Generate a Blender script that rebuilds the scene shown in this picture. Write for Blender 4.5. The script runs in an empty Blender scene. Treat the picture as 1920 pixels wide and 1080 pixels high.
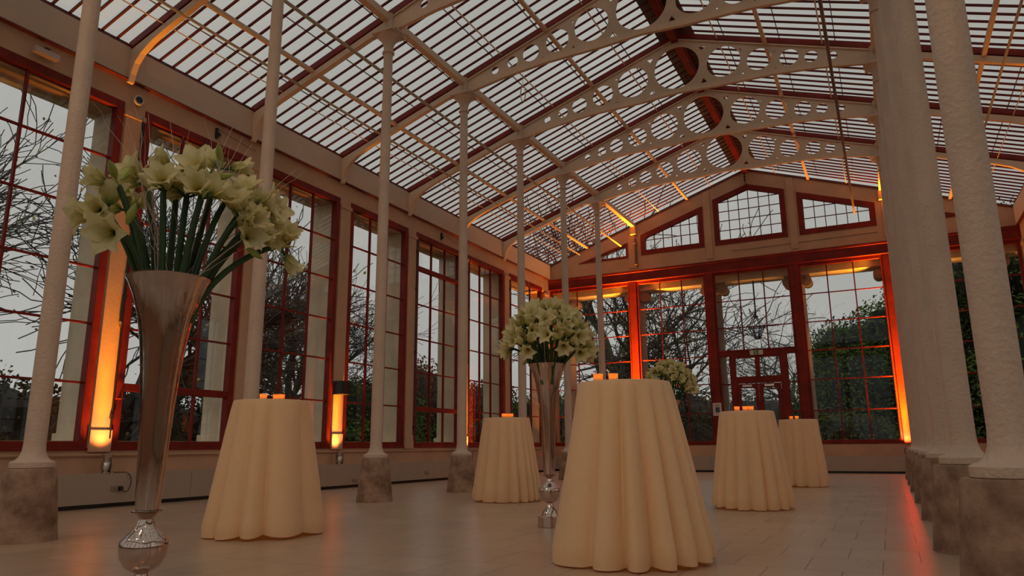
import bpy, bmesh, math, random
from math import pi, sin, cos, radians as R
from mathutils import Vector, Matrix, noise

# ------------------------------------------------------------------ scene, camera, sky, exposure
C = bpy.context.scene.collection
S = bpy.context.scene
S.view_settings.view_transform = 'Standard'
S.view_settings.look = 'None'
S.view_settings.gamma = 1.0
S.view_settings.use_curve_mapping = False
S.view_settings.exposure = 0.0
S.cycles.max_bounces = 8
S.cycles.diffuse_bounces = 4
S.cycles.transparent_max_bounces = 24
S.cycles.sample_clamp_indirect = 4.0

yaw, pitch, roll, fpx = 0.47065, 0.21479, -0.00787, 1362.8
cy, sy, cp, sp = cos(yaw), sin(yaw), cos(pitch), sin(pitch)
fw = Vector((-sy*cp, cy*cp, sp)); rt = Vector((cy, sy, 0)); up = rt.cross(fw)
r2 = cos(roll)*rt + sin(roll)*up; u2 = -sin(roll)*rt + cos(roll)*up
cd = bpy.data.cameras.new('camera'); cam = bpy.data.objects.new('camera', cd); C.objects.link(cam)
cd.sensor_width = 36; cd.lens = fpx*36/1920; cd.clip_start = .05; cd.clip_end = 500
M = Matrix((r2, u2, -fw)).transposed().to_4x4(); M.translation = Vector((0, 0, .75)); cam.matrix_world = M
S.camera = cam

w = bpy.data.worlds.new('overcast_sky'); S.world = w; w.use_nodes = True
nt = w.node_tree; nt.nodes.clear()
bg = nt.nodes.new('ShaderNodeBackground'); ow = nt.nodes.new('ShaderNodeOutputWorld')
tc = nt.nodes.new('ShaderNodeTexCoord'); nz = nt.nodes.new('ShaderNodeTexNoise'); rp = nt.nodes.new('ShaderNodeValToRGB')
nz.inputs['Scale'].default_value = 2.2; nz.inputs['Detail'].default_value = 4
rp.color_ramp.elements[0].position = .3; rp.color_ramp.elements[0].color = (.80, .80, .75, 1)
rp.color_ramp.elements[1].position = .7; rp.color_ramp.elements[1].color = (.97, .965, .90, 1)
nt.links.new(tc.outputs['Generated'], nz.inputs['Vector']); nt.links.new(nz.outputs['Fac'], rp.inputs['Fac'])
nt.links.new(rp.outputs['Color'], bg.inputs['Color']); nt.links.new(bg.outputs['Background'], ow.inputs['Surface'])
SKY = 0.47; FILL_W = 150  # sky strength, and power of the added fill floodlights
bg.inputs['Strength'].default_value = SKY

# ------------------------------------------------------------------ measured plan (metres)
XL, XR, XC = -6.645, 0.463, -3.091
WL, WR = -9.645, 3.463
YF, YB = 21.70, -3.34
SP = 2.405
def YJ(j): return 3.875 + (j-1)*SP
ZE, ZR, KS = 6.71, 8.936, 0.3397
def zroof(x): return ZR - KS*abs(x-XC)
random.seed(7)

# ------------------------------------------------------------------ materials
MATS = {}
def mat(name, col, rough=.6, metal=0, spec=.5, var=.0, vscale=6, bump=0, bscale=40, col2=None, emit=None, trans=0, sheen=0, stretch=None, detail=5):
    if name in MATS: return MATS[name]
    m = bpy.data.materials.new(name); m.use_nodes = True; n = m.node_tree; b = n.nodes['Principled BSDF']
    b.inputs['Roughness'].default_value = rough; b.inputs['Metallic'].default_value = metal
    b.inputs['Specular IOR Level'].default_value = spec
    b.inputs['Base Color'].default_value = (*col, 1)
    t = n.nodes.new('ShaderNodeTexCoord'); src = t.outputs['Object']
    if stretch:
        mp = n.nodes.new('ShaderNodeMapping'); mp.inputs['Scale'].default_value = stretch
        n.links.new(src, mp.inputs['Vector']); src = mp.outputs['Vector']
    if var or col2:
        z = n.nodes.new('ShaderNodeTexNoise'); z.inputs['Scale'].default_value = vscale; z.inputs['Detail'].default_value = detail
        z.inputs['Roughness'].default_value = .6
        n.links.new(src, z.inputs['Vector'])
        r = n.nodes.new('ShaderNodeValToRGB'); r.color_ramp.elements[0].position = .32; r.color_ramp.elements[1].position = .68
        c2 = col2 if col2 else tuple(c*(1-var) for c in col)
        r.color_ramp.elements[0].color = (*c2, 1); r.color_ramp.elements[1].color = (*col, 1)
        n.links.new(z.outputs['Fac'], r.inputs['Fac']); n.links.new(r.outputs['Color'], b.inputs['Base Color'])
    if bump:
        z2 = n.nodes.new('ShaderNodeTexNoise'); z2.inputs['Scale'].default_value = bscale; z2.inputs['Detail'].default_value = 4
        n.links.new(src, z2.inputs['Vector'])
        bp = n.nodes.new('ShaderNodeBump'); bp.inputs['Strength'].default_value = bump; bp.inputs['Distance'].default_value = .01
        n.links.new(z2.outputs['Fac'], bp.inputs['Height']); n.links.new(bp.outputs['Normal'], b.inputs['Normal'])
    if emit:
        b.inputs['Emission Color'].default_value = (*emit[:3], 1); b.inputs['Emission Strength'].default_value = emit[3]
    if sheen: b.inputs['Sheen Weight'].default_value = sheen
    MATS[name] = m; return m

def glass(name, tint=(1, 1, 1), refl=.06, rough=.02):
    m = bpy.data.materials.new(name); m.use_nodes = True; n = m.node_tree; n.nodes.clear()
    o = n.nodes.new('ShaderNodeOutputMaterial'); a = n.nodes.new('ShaderNodeBsdfTransparent'); g = n.nodes.new('ShaderNodeBsdfGlossy')
    mx = n.nodes.new('ShaderNodeMixShader'); fr = n.nodes.new('ShaderNodeLayerWeight'); mm = n.nodes.new('ShaderNodeMath')
    a.inputs['Color'].default_value = (*tint, 1); g.inputs['Roughness'].default_value = rough
    fr.inputs['Blend'].default_value = .35
    mm.operation = 'MULTIPLY_ADD'; mm.inputs[1].default_value = .07; mm.inputs[2].default_value = refl*.2; mm.use_clamp = True
    n.links.new(fr.outputs['Fresnel'], mm.inputs[0]); n.links.new(mm.outputs[0], mx.inputs['Fac'])
    n.links.new(a.outputs[0], mx.inputs[1]); n.links.new(g.outputs[0], mx.inputs[2]); n.links.new(mx.outputs[0], o.inputs['Surface'])
    MATS[name] = m; return m

IRON = mat('white_painted_iron', (.67, .50, .38), .45, var=.14, vscale=3, bump=.8, bscale=38)
IRON2 = mat('cream_painted_iron', (.76, .54, .37), .5, var=.12, vscale=2, bump=.15, bscale=30)
RED = mat('red_brown_timber', (.245, .017, .007), .5, spec=.25, var=.45, vscale=2.5, bump=.2, bscale=60)
BARM = mat('glazing_bar_paint', (.13, .010, .006), .6, spec=.3, var=.3, vscale=3)
REDD = mat('dark_red_timber', (.16, .018, .009), .5, var=.4, vscale=3)
PLAS = mat('plaster', (.60, .36, .22), .8, var=.18, vscale=1.2, bump=.15, bscale=25)
BEAM = mat('eaves_paint', (.66, .48, .35), .6, var=.10, vscale=1.0)
STONE = mat('portland_stone', (.80, .68, .48), .85, var=.22, vscale=1.6, bump=.25, bscale=20)
STONE2 = mat('portico_stone', (.40, .32, .25), .85, var=.25, vscale=1.6, bump=.25, bscale=20)
PLINTH = mat('weathered_plinth_stone', (.44, .28, .185), .85, col2=(.17, .088, .052), vscale=5.5, bump=.8, bscale=30, detail=12)
HEAT = mat('heater_casing_paint', (.42, .33, .25), .45, var=.08, vscale=2)
DARK = mat('black_metal', (.012, .010, .010), .4)
CHROME = mat('polished_silver', (.64, .50, .43), .07, metal=1, var=.08, vscale=8, bump=.25, bscale=5, stretch=(6, 6, .25))
STEEL = mat('steel', (.55, .5, .45), .25, metal=1)
CLOTH = mat('champagne_satin', (1.0, .72, .40), .42, var=.05, vscale=30, sheen=.3, bump=.12, bscale=260)
BARK = mat('bark', (.10, .085, .065), .9, var=.5, vscale=4, bump=.5, bscale=15)
BARKG = mat('greenish_bark', (.13, .125, .09), .9, var=.5, vscale=4, bump=.5, bscale=15)
GLASS = glass('window_glass'); ROOFG = glass('roof_glass', (.98, .98, .97), .02, .35)

# translucency for the cloth and the petals
def translucent(m, col, f):
    n = m.node_tree; b = n.nodes['Principled BSDF']; o = n.nodes['Material Output']
    t = n.nodes.new('ShaderNodeBsdfTranslucent'); t.inputs['Color'].default_value = (*col, 1)
    x = n.nodes.new('ShaderNodeMixShader'); x.inputs['Fac'].default_value = f
    n.links.new(b.outputs[0], x.inputs[1]); n.links.new(t.outputs[0], x.inputs[2]); n.links.new(x.outputs[0], o.inputs['Surface'])

# ------------------------------------------------------------------ mesh helpers
class MB:
    def __init__(s): s.v = []; s.f = []; s.mi = []; s.cur = 0
    def add(s, vs, fs):
        b = len(s.v); s.v.extend([tuple(p) for p in vs]); s.f.extend([tuple(b+i for i in f) for f in fs]); s.mi.extend([s.cur]*len(fs)); return s
    def box(s, x0, x1, y0, y1, z0, z1):
        return s.add([(x0,y0,z0),(x1,y0,z0),(x1,y1,z0),(x0,y1,z0),(x0,y0,z1),(x1,y0,z1),(x1,y1,z1),(x0,y1,z1)],
                     [(0,3,2,1),(4,5,6,7),(0,1,5,4),(1,2,6,5),(2,3,7,6),(3,0,4,7)])
    def bar(s, a, b, wd, ht, upv=(0,0,1)):
        a = Vector(a); b = Vector(b); d = (b-a).normalized(); r = d.cross(Vector(upv)); r = r.normalized() if r.length > 1e-6 else Vector((1,0,0))
        u = r.cross(d).normalized(); r *= wd/2; u *= ht/2
        return s.add([a-r-u,a+r-u,a+r+u,a-r+u,b-r-u,b+r-u,b+r+u,b-r+u], [(0,1,2,3),(7,6,5,4),(0,4,5,1),(1,5,6,2),(2,6,7,3),(3,7,4,0)])
    def tube(s, pts, rad, n=8, cap=True):
        pts = [Vector(p) for p in pts]; k = len(pts)
        if not hasattr(rad, '__len__'): rad = [rad]*k
        ref = None; vs = []
        for i, p in enumerate(pts):
            d = (pts[min(i+1,k-1)]-pts[max(i-1,0)])
            d = d.normalized() if d.length > 1e-9 else Vector((0,0,1))
            if ref is None: ref = Vector((1,0,0)) if abs(d.x) < .8 else Vector((0,1,0))
            a = (ref - d*ref.dot(d)); a = a.normalized() if a.length > 1e-6 else d.orthogonal().normalized()
            b = d.cross(a); ref = a
            for j in range(n):
                t = 2*pi*j/n; vs.append(p+(a*cos(t)+b*sin(t))*rad[i])
        fs = [(i*n+j, i*n+(j+1)%n, (i+1)*n+(j+1)%n, (i+1)*n+j) for i in range(k-1) for j in range(n)]
        if cap: fs += [tuple(range(n-1,-1,-1)), tuple((k-1)*n+j for j in range(n))]
        return s.add(vs, fs)
    def lathe(s, prof, n=32, c=(0,0,0), cap=True):
        vs = []
        for r, z in prof:
            for j in range(n):
                t = 2*pi*j/n; vs.append((c[0]+r*cos(t), c[1]+r*sin(t), c[2]+z))
        k = len(prof)
        fs = [(i*n+j, i*n+(j+1)%n, (i+1)*n+(j+1)%n, (i+1)*n+j) for i in range(k-1) for j in range(n)]
        if cap: fs += [tuple(range(n-1,-1,-1)), tuple((k-1)*n+j for j in range(n))]
        return s.add(vs, fs)
    def prism(s, poly, a0, a1, axis='y'):
        n = len(poly); mk = {'y': lambda p, t: (p[0], t, p[1]), 'x': lambda p, t: (t, p[0], p[1]), 'z': lambda p, t: (p[0], p[1], t)}[axis]
        vs = [mk(p, a0) for p in poly]+[mk(p, a1) for p in poly]
        return s.add(vs, [tuple(range(n)), tuple(range(2*n-1, n-1, -1))]+[(i, i+n, (i+1)%n+n, (i+1)%n) for i in range(n)])
    def build(s, name, m, parent=None, smooth=False, loc=None, bevel=0):
        me = bpy.data.meshes.new(name); me.from_pydata(s.v, [], s.f)
        ms = m if isinstance(m, (list, tuple)) else [m]
        for q in ms: me.materials.append(q)
        if len(ms) > 1: me.polygons.foreach_set('material_index', s.mi)
        bm = bmesh.new(); bm.from_mesh(me); bmesh.ops.recalc_face_normals(bm, faces=bm.faces); bm.to_mesh(me); bm.free()
        if smooth:
            me.polygons.foreach_set('use_smooth', [True]*len(me.polygons))
            try: me.set_sharp_from_angle(angle=R(38))
            except Exception: pass
        o = bpy.data.objects.new(name, me); C.objects.link(o)
        if parent: o.parent = parent
        if loc: o.location = loc
        if bevel:
            bv = o.modifiers.new('bevel', 'BEVEL'); bv.width = bevel; bv.segments = 2; bv.limit_method = 'ANGLE'
        return o

def holed(name, outer, holes, y, th, m, parent=None):
    """plate in the XZ plane at depth y with holes, as real mesh; polygons are lists of (x, z)"""
    cu = bpy.data.curves.new(name, 'CURVE'); cu.dimensions = '2D'; cu.fill_mode = 'BOTH'; cu.extrude = th/2
    for poly in [outer]+holes:
        sp_ = cu.splines.new('POLY'); sp_.points.add(len(poly)-1)
        for i, p in enumerate(poly): sp_.points[i].co = (p[0], p[1], 0, 1)
        sp_.use_cyclic_u = True
    t = bpy.data.objects.new('tmp', cu); C.objects.link(t)
    dg = bpy.context.evaluated_depsgraph_get(); me = bpy.data.meshes.new_from_object(t.evaluated_get(dg))
    bpy.data.objects.remove(t); bpy.data.curves.remove(cu)
    me.transform(Matrix.Translation((0, y, 0)) @ Matrix.Rotation(pi/2, 4, 'X'))
    me.materials.clear(); me.materials.append(m); me.name = name
    o = bpy.data.objects.new(name, me); C.objects.link(o)
    if parent: o.parent = parent
    return o
def circ(x, z, r, n=40): return [(x+r*cos(2*pi*i/n), z+r*sin(2*pi*i/n)) for i in range(n)]

def tag(o, label=None, cat=None, group=None, kind=None):
    if label: o['label'] = label
    if cat: o['category'] = cat
    if group: o['group'] = group
    if kind: o['kind'] = kind
    return o
def empty(name, loc=(0,0,0), rz=0):
    o = bpy.data.objects.new(name, None); C.objects.link(o); o.location = loc; o.rotation_euler = (0,0,rz); o.empty_display_size = .1; return o
def thing(name, label, cat, loc=(0,0,0), rz=0, group=None): return tag(empty(name, loc, rz), label, cat, group)
def struct(o): o['kind'] = 'structure'; return o
def copy_tree(o, parent=None):
    c = o.copy(); C.objects.link(c); c.parent = parent
    for ch in [q for q in bpy.data.objects if q.parent == o]: copy_tree(ch, c)
    return c
ORD = ['first', 'second', 'third', 'fourth', 'fifth', 'sixth', 'seventh', 'eighth']

# ================================================================== FLOOR
fm = bpy.data.materials.new('stone_floor'); fm.use_nodes = True; n = fm.node_tree; b = n.nodes['Principled BSDF']
tc = n.nodes.new('ShaderNodeTexCoord'); mp = n.nodes.new('ShaderNodeMapping'); br = n.nodes.new('ShaderNodeTexBrick')
mp.inputs['Location'].default_value = (.125+.43, .02, 0)
br.inputs['Scale'].default_value = 1; br.inputs['Brick Width'].default_value = .43; br.inputs['Row Height'].default_value = .56
br.inputs['Mortar Size'].default_value = .0028; br.inputs['Mortar Smooth'].default_value = .2
br.inputs['Color1'].default_value = (.54, .375, .255, 1); br.inputs['Color2'].default_value = (.47, .325, .22, 1); br.inputs['Mortar'].default_value = (.07, .045, .03, 1)
nz = n.nodes.new('ShaderNodeTexNoise'); nz.inputs['Scale'].default_value = 1.6; nz.inputs['Detail'].default_value = 7
mx = n.nodes.new('ShaderNodeMixRGB'); mx.blend_type = 'MULTIPLY'; mx.inputs['Fac'].default_value = .22
rp = n.nodes.new('ShaderNodeValToRGB'); rp.color_ramp.elements[0].position = .3; rp.color_ramp.elements[0].color = (.55, .52, .5, 1); rp.color_ramp.elements[1].position = .65
n.links.new(tc.outputs['Object'], mp.inputs['Vector']); n.links.new(mp.outputs[0], br.inputs['Vector']); n.links.new(tc.outputs['Object'], nz.inputs['Vector'])
n.links.new(nz.outputs['Fac'], rp.inputs['Fac']); n.links.new(br.outputs['Color'], mx.inputs['Color1']); n.links.new(rp.outputs[0], mx.inputs['Color2']); n.links.new(mx.outputs[0], b.inputs['Base Color'])
rr = n.nodes.new('ShaderNodeMapRange'); rr.inputs['To Min'].default_value = .25; rr.inputs['To Max'].default_value = .33
n.links.new(nz.outputs['Fac'], rr.inputs['Value']); n.links.new(rr.outputs[0], b.inputs['Roughness'])
bu = n.nodes.new('ShaderNodeBump'); bu.inputs['Strength'].default_value = .4; bu.inputs['Distance'].default_value = .004
inv = n.nodes.new('ShaderNodeMath'); inv.operation = 'MULTIPLY_ADD'; inv.inputs[1].default_value = -1.0
sc_ = n.nodes.new('ShaderNodeMath'); sc_.operation = 'MULTIPLY'; sc_.inputs[1].default_value = .04
n.links.new(nz.outputs['Fac'], sc_.inputs[0]); n.links.new(br.outputs['Fac'], inv.inputs[0]); n.links.new(sc_.outputs[0], inv.inputs[2])
n.links.new(inv.outputs[0], bu.inputs['Height']); n.links.new(bu.outputs[0], b.inputs['Normal'])
b.inputs['Specular IOR Level'].default_value = .9
struct(MB().box(WL-.7, WR+.7, YB-.7, YF+.7, -.12, 0).build('floor', fm))

# ================================================================== SIDE WALLS
PY = [6.465 + 2.428*k for k in range(-4, 6)]           # pilaster centres along the side walls
PY = [p for p in PY if p > YB+.3]
ZS, ZH = .75, 5.81                                      # frame bottom and top
edges = [YB]+PY+[YF-.42]
BAYS = [(edges[i]+(.17 if i else .1), edges[i+1]-.17) for i in range(len(edges)-1)]
def side_wall(name, X, s):
    """X inner face, s = -1 for the left wall (outside towards -x)"""
    m = MB(); a, b_ = sorted((X, X+s*.65))
    m.box(a, b_, YB-.65, YF+.65, 0, ZS)
    m.box(a, b_, YB-.65, YF+.65, ZH-.09, ZE-.02)
    m.box(a, b_, YB-.65, YB+.1, ZS, ZH-.09); m.box(a, b_, YF-.25, YF+.65, ZS, ZH-.09)
    for p in PY: m.box(a, b_, p-.17, p+.17, ZS, ZH-.09)
    return struct(m.build(name, [PLAS]))
side_wall('wall_left', WL, -1); side_wall('wall_right', WR, 1)

trim_n = [0]
def trim(m, mt, **k):
    trim_n[0] += 1; return struct(m.build('trim_%d' % trim_n[0], mt, **k))
def pilasters(X, s):
    for p in PY+[YF-.28]:
        m = MB(); a, b_ = sorted((X, X-s*.03)); m.box(a, b_, p-.15, p+.15, ZS, 5.62)
        a, b_ = sorted((X, X-s*.05)); m.box(a, b_, p-.17, p+.17, 5.60, 5.68); m.box(a, b_, p-.16, p+.16, ZS-.03, 1.02)
        trim(m, PLAS, bevel=.006)
        m = MB(); a, b_ = sorted((X+s*.14, X+s*.70)); m.box(a, b_, p-.172, p+.172, .87, 5.72)      # stone pier outside
        a, b_ = sorted((X+s*.14, X+s*.78)); m.box(a, b_, p-.178, p+.178, .87, .98)
        if p < YF-.4: trim(m, STONE, bevel=.01)
    m = MB(); a, b_ = sorted((X+s*.14, X+s*.80)); m.box(a, b_, YB-.7, YF+.7, 5.722, 6.6); a, b_ = sorted((X+s*.13, X+s*.74)); m.box(a, b_, YB-.7, YF+.7, .745, .87)
    trim(m, STONE)
pilasters(WL, -1); pilasters(WR, 1)
# eaves fascia beams, dark gap and timber plate, cornice under the sills
for X, s in ((WL, -1), (WR, 1)):
    m = MB(); a, b_ = sorted((X+s*.05, X-s*.07)); m.box(a, b_, YB, YF, 6.17, 6.66); trim(m, BEAM, bevel=.006)
    m = MB(); a, b_ = sorted((X+s*.2, X-s*.05)); m.box(a, b_, YB, YF, 6.662, 6.72); a, b_ = sorted((X+s*.02, X-s*.075)); m.box(a, b_, YB, YF, 6.15, 6.168); trim(m, REDD)
    m = MB(); a, b_ = sorted((X, X-s*.045)); m.box(a, b_, YB, YF, .675, .70); a, b_ = sorted((X, X-s*.03)); m.box(a, b_, YB, YF, .66, .675); trim(m, PLAS)

def skirt(name, boxes, kick):
    m = MB(); [m.box(*q) for q in boxes]; m.cur = 1; [m.box(*q) for q in kick]
    return struct(m.build(name, [HEAT, DARK]))
skirt('baseboard_left', [(WL, WL+.28, 1.2+i*2.2+.004, 1.2+(i+1)*2.2-.004, .055, .44) for i in range(-2, 9)]+[(WL, WL+.28, 21.0, YF-.29, .055, .44)], [(WL, WL+.22, YB, YF-.3, 0, .055)])
skirt('baseboard_right', [(WR-.28, WR, YB, YF-.29, .055, .44)], [(WR-.22, WR, YB, YF-.3, 0, .055)])
skirt('baseboard_far', [(a, b_-.006, YF-.28, YF, .055, .44) for a, b_ in zip([WL, -7.2, -4.6, -2.02, .55], [-7.2, -4.6, -2.02, .55, WR])], [(WL+.2, WR-.2, YF-.22, YF, 0, .055)])

def grid_window(name, X, s, y0, y1, heavy=()):
    """timber window in a side wall: frame, glazing bars, glass"""
    o = struct(empty(name)); f = MB(); a, b_ = sorted((X+s*.115, X-s*.012)); w_ = .115
    f.box(a, b_, y0, y0+w_, ZS, ZH); f.box(a, b_, y1-w_, y1, ZS, ZH)
    f.box(a, b_, y0+w_, y1-w_, ZS, .865); f.box(a, b_, y0+w_, y1-w_, 5.68, ZH)
    a2, b2 = sorted((X+s*.10, X+s*.01))
    for z in heavy: f.box(a2, b2, y0+w_, y1-w_, z-.055, z+.055)
    a3, b3 = sorted((X+s*.09, X-s*.028)); f.box(a3, b3, y0-.01, y1+.01, ZS-.008, ZS+.028)
    f.build('window_frame', RED, o, bevel=.006)
    g = MB(); xa, xb = sorted((X+s*.08, X+s*.03)); n_ = 3 if y1-y0 < 2.3 else 3
    for i in range(1, n_):
        y = y0+w_+(y1-y0-2*w_)*i/n_; g.box(xa, xb, y-.016, y+.016, .866, 5.679)
    for z in (1.645, 2.46, 3.25, 4.075, 4.9):
        if not any(abs(z-h) < .2 for h in heavy): g.box(xa+.004, xb-.004, y0+w_, y1-w_, z-.014, z+.014)
    g.build('glazing_bar', RED, o)
    p = MB(); xm = X+s*.055; p.box(xm-.003, xm+.003, y0+w_-.02, y1-w_+.02, .85, 5.69); p.build('window_pane', GLASS, o)
    return o
wn = 0
for X, s in ((WL, -1), (WR, 1)):
    for i, (y0, y1) in enumerate(BAYS):
        wn += 1
        k = round((y0-6.635)/2.428)
        if y1 > 21: y1 = 21.1
        o = grid_window('window_%d' % wn, X, s, y0, y1, heavy=((1.62, 4.95) if k % 3 == 0 else ()))
        if k % 3 == 0 and k >= 0 and s == -1:
            h = MB(); yy = y0+.05; h.box(X+.012, X+.03, yy-.012, yy+.012, 1.3, 1.46); h.tube([(X+.03, yy, 1.44), (X+.07, yy, 1.45), (X+.075, yy-.09, 1.45)], .011, 6); h.build('window_handle', RED, o)
            h = MB(); h.tube([(X+.03, yy+.9, 4.97), (X+.06, yy+.9, 4.5)], .008, 5); h.build('window_stay', DARK, o)

# ================================================================== FAR WALL with gable
def gz(x): return zroof(x)-.02
MX = [-6.76, -4.385, -1.985, .405]                      # mullion centres
XIN0, XIN1 = WL+.02, WR-.02
lun_c = [(-4.13, 6.63), (-4.13, 8.085), (XC, 8.42), (-2.05, 8.085), (-2.05, 6.63)]
lun_r = [(-1.73, 6.63), (-1.73, 7.94), (.26, 7.29), (.26, 6.63)]
lun_l = [(2*XC-x, z) for x, z in lun_r][::-1]
sm_r = [(.69, 6.60), (.69, 7.10), (2.40, 6.60)]
sm_l = [(2*XC-x, z) for x, z in sm_r][::-1]
upper = [(WL-.65, 5.82), (WL-.65, 6.45), (WL, 6.69), (XC, ZR-.03), (WR, 6.69), (WR+.65, 6.45), (WR+.65, 5.82)]
def far_wall(name, yc, face):
    o = struct(holed(name, upper, [lun_c, lun_r, lun_l, sm_r, sm_l], yc, .36, PLAS))
    m = MB(); m.box(WL, WR, yc-.18, yc+.18, 0, .745); m.box(WL, WL+.02, yc-.18, yc+.18, .745, 5.82); m.box(WR-.02, WR, yc-.18, yc+.18, .745, 5.82)
    l = m.build('wall_footing', PLAS, o)
    return o
far_wall('wall_far', YF+.18, 1)
# mouldings around the gable bays, paint darker timber head beam
m = MB(); m.box(WL, WR, YF-.03, YF+.1, 6.16, 6.20); m.box(WL, WR, YF-.02, YF, 6.20, 6.23); trim(m, PLAS)
m = MB()
for p in (-6.72, .54): m.box(p-.12, p+.12, YF-.035, YF, 6.24, gz(p)-.12)
for p in (-4.31, -1.89): m.box(p-.1, p+.1, YF-.035, YF, 6.24, gz(p)-.12)
trim(m, PLAS, bevel=.008)
m = MB(); m.box(WL, WR, YF-.07, YF+.2, 5.80, 6.155); m.cur = 0
m.box(WL, WR, YF-.09, YF-.07, 6.08, 6.155); m.box(WL, WR, YF-.085, YF-.07, 5.80, 5.83)
trim(m, RED, bevel=.008)
for x in MX: trim(MB().box(x-.115, x+.115, YF-.06, YF+.2, .75, 5.80), RED, bevel=.012)
# gable bargeboard below the glass
m = MB()
for s in (-1, 1):
    m.prism([(XC, ZR-.03), (XC+s*6.5, ZR-.03-KS*6.5), (XC+s*6.5, ZR-.09-KS*6.5), (XC, ZR-.09)], YF-.03, YF+.02)
trim(m, REDD)

def frame_poly(poly, w_):
    """inset polygon by w_ (convex)"""
    n_ = len(poly); out = []
    ar = sum(poly[i][0]*poly[(i+1)%n_][1]-poly[(i+1)%n_][0]*poly[i][1] for i in range(n_)); sg = 1 if ar > 0 else -1
    for i in range(n_):
        p0, p1, p2 = Vector(poly[i-1]), Vector(poly[i]), Vector(poly[(i+1)%n_])
        d1 = (p1-p0).normalized(); d2 = (p2-p1).normalized(); n1 = Vector((-d1.y, d1.x))*sg; n2 = Vector((-d2.y, d2.x))*sg
        bis = (n1+n2); bis = bis.normalized(); out.append(tuple(p1+bis*w_/max(.2, bis.dot(n1))))
    return out
def clip_span(poly, horizontal, t):
    xs = []; n_ = len(poly)
    for i in range(n_):
        a, b_ = poly[i], poly[(i+1)%n_]
        ka, kb = (a[1], b_[1]) if horizontal else (a[0], b_[0])
        if (ka-t)*(kb-t) < 0:
            q = (t-ka)/(kb-ka); xs.append((a[0]+(b_[0]-a[0])*q) if horizontal else (a[1]+(b_[1]-a[1])*q))
    return (min(xs), max(xs)) if len(xs) >= 2 else None
def lunette(poly, fw_, nx, dz, x_list=None):
    global wn
    wn += 1; o = struct(empty('window_%d' % wn)); inn = frame_poly(poly, fw_)
    holed('window_frame', poly, [inn], YF+.04, .12, RED, o)
    g = MB(); xs = [p[0] for p in inn]; x0, x1 = min(xs), max(xs)
    for i in range(1, nx):
        x = x0+(x1-x0)*i/nx; c = clip_span(inn, False, x)
        if c: g.box(x-.011, x+.011, YF+.05, YF+.085, c[0], c[1])
    z = min(p[1] for p in inn)+dz
    while z < max(p[1] for p in inn)-.05:
        c = clip_span(inn, True, z)
        if c: g.box(c[0], c[1], YF+.052, YF+.083, z-.01, z+.01)
        z += dz
    g.build('glazing_bar', STONE if False else REDD, o)
    MB().prism(frame_poly(poly, fw_-.02), YF+.066, YF+.070).build('window_pane', GLASS, o)
lunette(lun_c, .155, 6, .30); lunette(lun_r, .155, 6, .33); lunette(lun_l, .155, 6, .33); lunette(sm_r, .07, 4, .3); lunette(sm_l, .07, 4, .3)

def far_window(x0, x1):
    global wn
    wn += 1; o = struct(empty('window_%d' % wn)); f = MB(); w_ = .06; y0, y1 = YF-.01, YF+.09
    f.box(x0, x0+w_, y0, y1, .75, 5.80); f.box(x1-w_, x1, y0, y1, .75, 5.80); f.box(x0+w_, x1-w_, y0, y1, .75, .865); f.box(x0+w_, x1-w_, y0, y1, 5.70, 5.80)
    f.build('window_frame', RED, o, bevel=.006)
    g = MB(); nn = 3
    for i in range(1, nn):
        x = x0+w_+(x1-x0-2*w_)*i/nn; g.box(x-.016, x+.016, YF+.02, YF+.06, .866, 5.70)
    for z in (1.65, 2.49, 3.30, 4.10, 4.90): g.box(x0+w_, x1-w_, YF+.024, YF+.056, z-.014, z+.014)
    g.build('glazing_bar', RED, o)
    MB().box(x0+w_-.01, x1-w_+.01, YF+.037, YF+.043, .86, 5.71).build('window_pane', GLASS, o)
XS = [WL+.05]+MX+[WR-.05]
for i in range(5):
    a = XS[i]+(.115 if i else 0); b_ = XS[i+1]-(.115 if i < 4 else 0)
    if i != 2: far_window(a, b_)
# entrance bay: glazed transom above, double door with side lights
a, b_ = XS[2]+.115, XS[3]-.115
wn += 1; o = struct(empty('window_%d' % wn)); f = MB(); f.box(a, b_, YF-.02, YF+.1, 3.26, 3.43); f.box(a, b_, YF-.035, YF, 3.40, 3.44); f.box(a, b_, YF-.01, YF+.09, 5.72, 5.80)
f.box(a, a+.05, YF-.01, YF+.09, 3.43, 5.72); f.box(b_-.05, b_, YF-.01, YF+.09, 3.43, 5.72); f.build('window_frame', RED, o, bevel=.006)
g = MB()
for i in (1, 2): x = a+.05+(b_-a-.1)*i/3; g.box(x-.016, x+.016, YF+.02, YF+.06, 3.43, 5.72)
for z in (4.1, 4.9): g.box(a+.05, b_-.05, YF+.024, YF+.056, z-.014, z+.014)
g.build('glazing_bar', RED, o); MB().box(a+.04, b_-.04, YF+.037, YF+.043, 3.42, 5.73).build('window_pane', GLASS, o)
d1, d2, dm = -3.80, -2.58, -3.19
o = struct(empty('door_1')); f = MB()
f.box(a, a+.05, YF-.01, YF+.1, .0, 3.26); f.box(b_-.05, b_, YF-.01, YF+.1, 0, 3.26)
f.box(d1-.16, d1, YF-.03, YF+.1, 0, 3.26); f.box(d2, d2+.21, YF-.03, YF+.1, 0, 3.26)
f.box(d1, d2, YF-.03, YF+.1, 2.47, 2.66); f.box(d1, d2, YF-.02, YF+.09, 3.2, 3.26); f.box(dm-.06, dm+.06, YF-.02, YF+.09, 2.66, 3.2)
for z in (.865, 1.65, 2.46): f.box(a+.05, d1-.16, YF+.01, YF+.07, z-.02, z+.02); f.box(d2+.21, b_-.05, YF+.01, YF+.07, z-.02, z+.02)
f.box(a+.05, d1-.16, YF, YF+.08, 0, .8); f.box(d2+.21, b_-.05, YF, YF+.08, 0, .8)
f.build('door_frame', RED, o, bevel=.006)
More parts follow.
